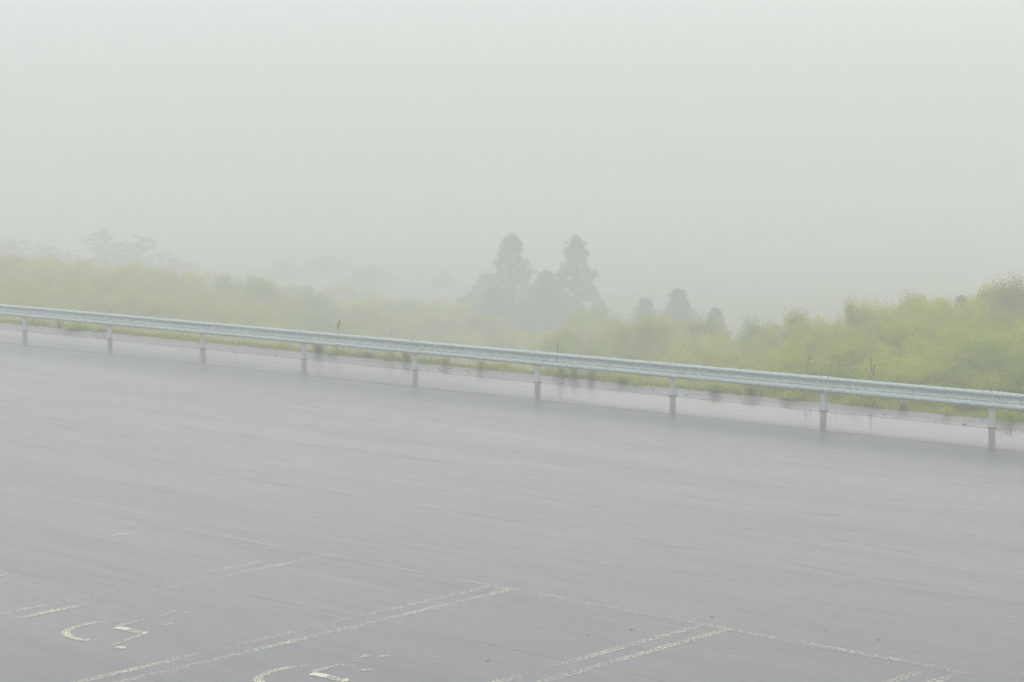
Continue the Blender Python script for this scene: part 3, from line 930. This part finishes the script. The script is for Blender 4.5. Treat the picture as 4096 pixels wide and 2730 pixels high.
o = mb.build('grit', M_gravel); o.matrix_world = LOC
tag(o, 'dark grit and leaf crumbs strewn along the foot of the guardrail posts', 'grit', kind='stuff')

mb = MB()                                                       # curled leaf bit
for i in range(5):
    x = (i - 2) * .012
    mb.add([(x - .007, -.012, .004 + .25 * abs(x)), (x + .007, -.014, .004 + .3 * abs(x)), (x + .006, .013, .012), (x - .006, .012, .010)], [(0, 1, 2, 3)])
me_bit = mb.mesh('fallen_leaf', M_bit)
BITS = ((240, 1379, 'beside the end of the faint seam at lower left'), (1637, 1419, 'above the third double bay line'), (1648, 1450, 'on the front line right of the third double bay line'),
        (1155, 967, 'on the open asphalt below the fifth post'), (1028, 988, 'on the open asphalt left of centre'), (713, 1012, 'on the open asphalt below the fourth post'),
        (540, 938, 'on the asphalt below the third post'), (1573, 1165, 'in the middle of the right-hand asphalt'), (1884, 1226, 'far out on the right-hand asphalt'),
        (1895, 1450, 'above the front line at lower right'), (2017, 1472, 'near the bottom right stretch of the front line'), (893, 1130, 'in the middle of the asphalt'),
        (1452, 1446, 'inside the bay left of the third double bay line'), (1120, 1520, 'inside the bay with the cut-off wheelchair symbol'), (1350, 1460, 'in the bay between the second and third double bay lines'))
for x, y, where in BITS:
    p = ground(x * 1.7407, y * 1.7407)
    o = bpy.data.objects.new('fallen_leaf', me_bit); COL.objects.link(o)
    o.location = p; o.rotation_euler = (0, 0, R.uniform(0, 6.28)); s = R.uniform(.55, .9); o.scale = (s, s, s)
    tag(o, 'tiny dark curled leaf bit ' + where, 'leaf', 'leaf bits scattered on the asphalt')

# ------------------------------------------------------------------ air
mb = MB()
x0, x1, y0, y1, z0, z1 = -1400, 1400, -1000, 1600, -36, 17
mb.add([(x0, y0, z0), (x1, y0, z0), (x1, y1, z0), (x0, y1, z0), (x0, y0, z1), (x1, y0, z1), (x1, y1, z1), (x0, y1, z1)],
       [(0, 3, 2, 1), (4, 5, 6, 7), (0, 1, 5, 4), (1, 2, 6, 5), (2, 3, 7, 6), (3, 0, 4, 7)])
m, ns, ls = mat('fog_air')
pv = N(ns, 'ShaderNodeVolumePrincipled')
pv.inputs['Color'].default_value = (.978, 1., .978, 1)
pv.inputs['Density'].default_value = .0080
pv.inputs['Anisotropy'].default_value = .0
o_ = N(ns, 'ShaderNodeOutputMaterial'); ls.new(pv.outputs[0], o_.inputs['Volume'])
hz = mb.build('haze', m)
tag(hz, 'even pale fog filling the air over the parking lot and hillside', 'fog', kind='stuff')

# ------------------------------------------------------------------ sky and light
SUN_EL, SUN_AZ = math.radians(48), math.radians(205)            # azimuth measured from +Y towards +X
wd = bpy.data.worlds.new('World'); SC.world = wd; wd.use_nodes = True
ns, ls = wd.node_tree.nodes, wd.node_tree.links
ns.clear()
sk = N(ns, 'ShaderNodeTexSky', sky_type='NISHITA', sun_disc=False, sun_elevation=SUN_EL, sun_rotation=SUN_AZ)
tc = N(ns, 'ShaderNodeTexCoord')
sep = N(ns, 'ShaderNodeSeparateXYZ'); ls.new(tc.outputs['Generated'], sep.inputs[0])
up = N(ns, 'ShaderNodeMapRange'); up.inputs['From Min'].default_value = 0; up.inputs['From Max'].default_value = 1
ls.new(sep.outputs[2], up.inputs['Value'])
cloud = mixc(ns, ls, up.outputs[0], (8.55, 8.83, 8.72), (9.2, 9.53, 9.66))   # even overcast, a little brighter overhead
c = mixc(ns, ls, .93, sk.outputs[0], cloud)
bg = N(ns, 'ShaderNodeBackground'); ls.new(c, bg.inputs['Color']); bg.inputs['Strength'].default_value = .125
ow = N(ns, 'ShaderNodeOutputWorld'); ls.new(bg.outputs[0], ow.inputs['Surface'])

sl = bpy.data.lights.new('sun', 'SUN'); sl.energy = .9; sl.angle = math.radians(40); sl.color = (1, .97, .92)
so = bpy.data.objects.new('sun', sl); COL.objects.link(so)
dv = Vector((math.sin(SUN_AZ) * math.cos(SUN_EL), math.cos(SUN_AZ) * math.cos(SUN_EL), math.sin(SUN_EL)))
so.rotation_euler = dv.to_track_quat('Z', 'Y').to_euler(); so.location = (0, 60, 60)

# ------------------------------------------------------------------ camera
cd = bpy.data.cameras.new('camera'); cd.sensor_width = 36; cd.lens = F / 4096 * 36; cd.clip_start = .1; cd.clip_end = 2000
cam = bpy.data.objects.new('camera', cd); COL.objects.link(cam)
m4 = Matrix.Identity(4)
for i in range(3):
    m4[i][0] = RT[i]; m4[i][1] = -DN[i]; m4[i][2] = -FW[i]; m4[i][3] = EYE[i]
cam.matrix_world = m4
SC.camera = cam

SC.render.engine = 'CYCLES'
cy = SC.cycles
cy.max_bounces = 10; cy.diffuse_bounces = 3; cy.glossy_bounces = 3; cy.transmission_bounces = 3; cy.volume_bounces = 5; cy.transparent_max_bounces = 12
cy.use_denoising = True
cy.sample_clamp_indirect = 8
SC.view_settings.view_transform = 'Standard'; SC.view_settings.look = 'None'
SC.view_settings.exposure = 0; SC.view_settings.gamma = 1
print('trees', N_TREE[0])
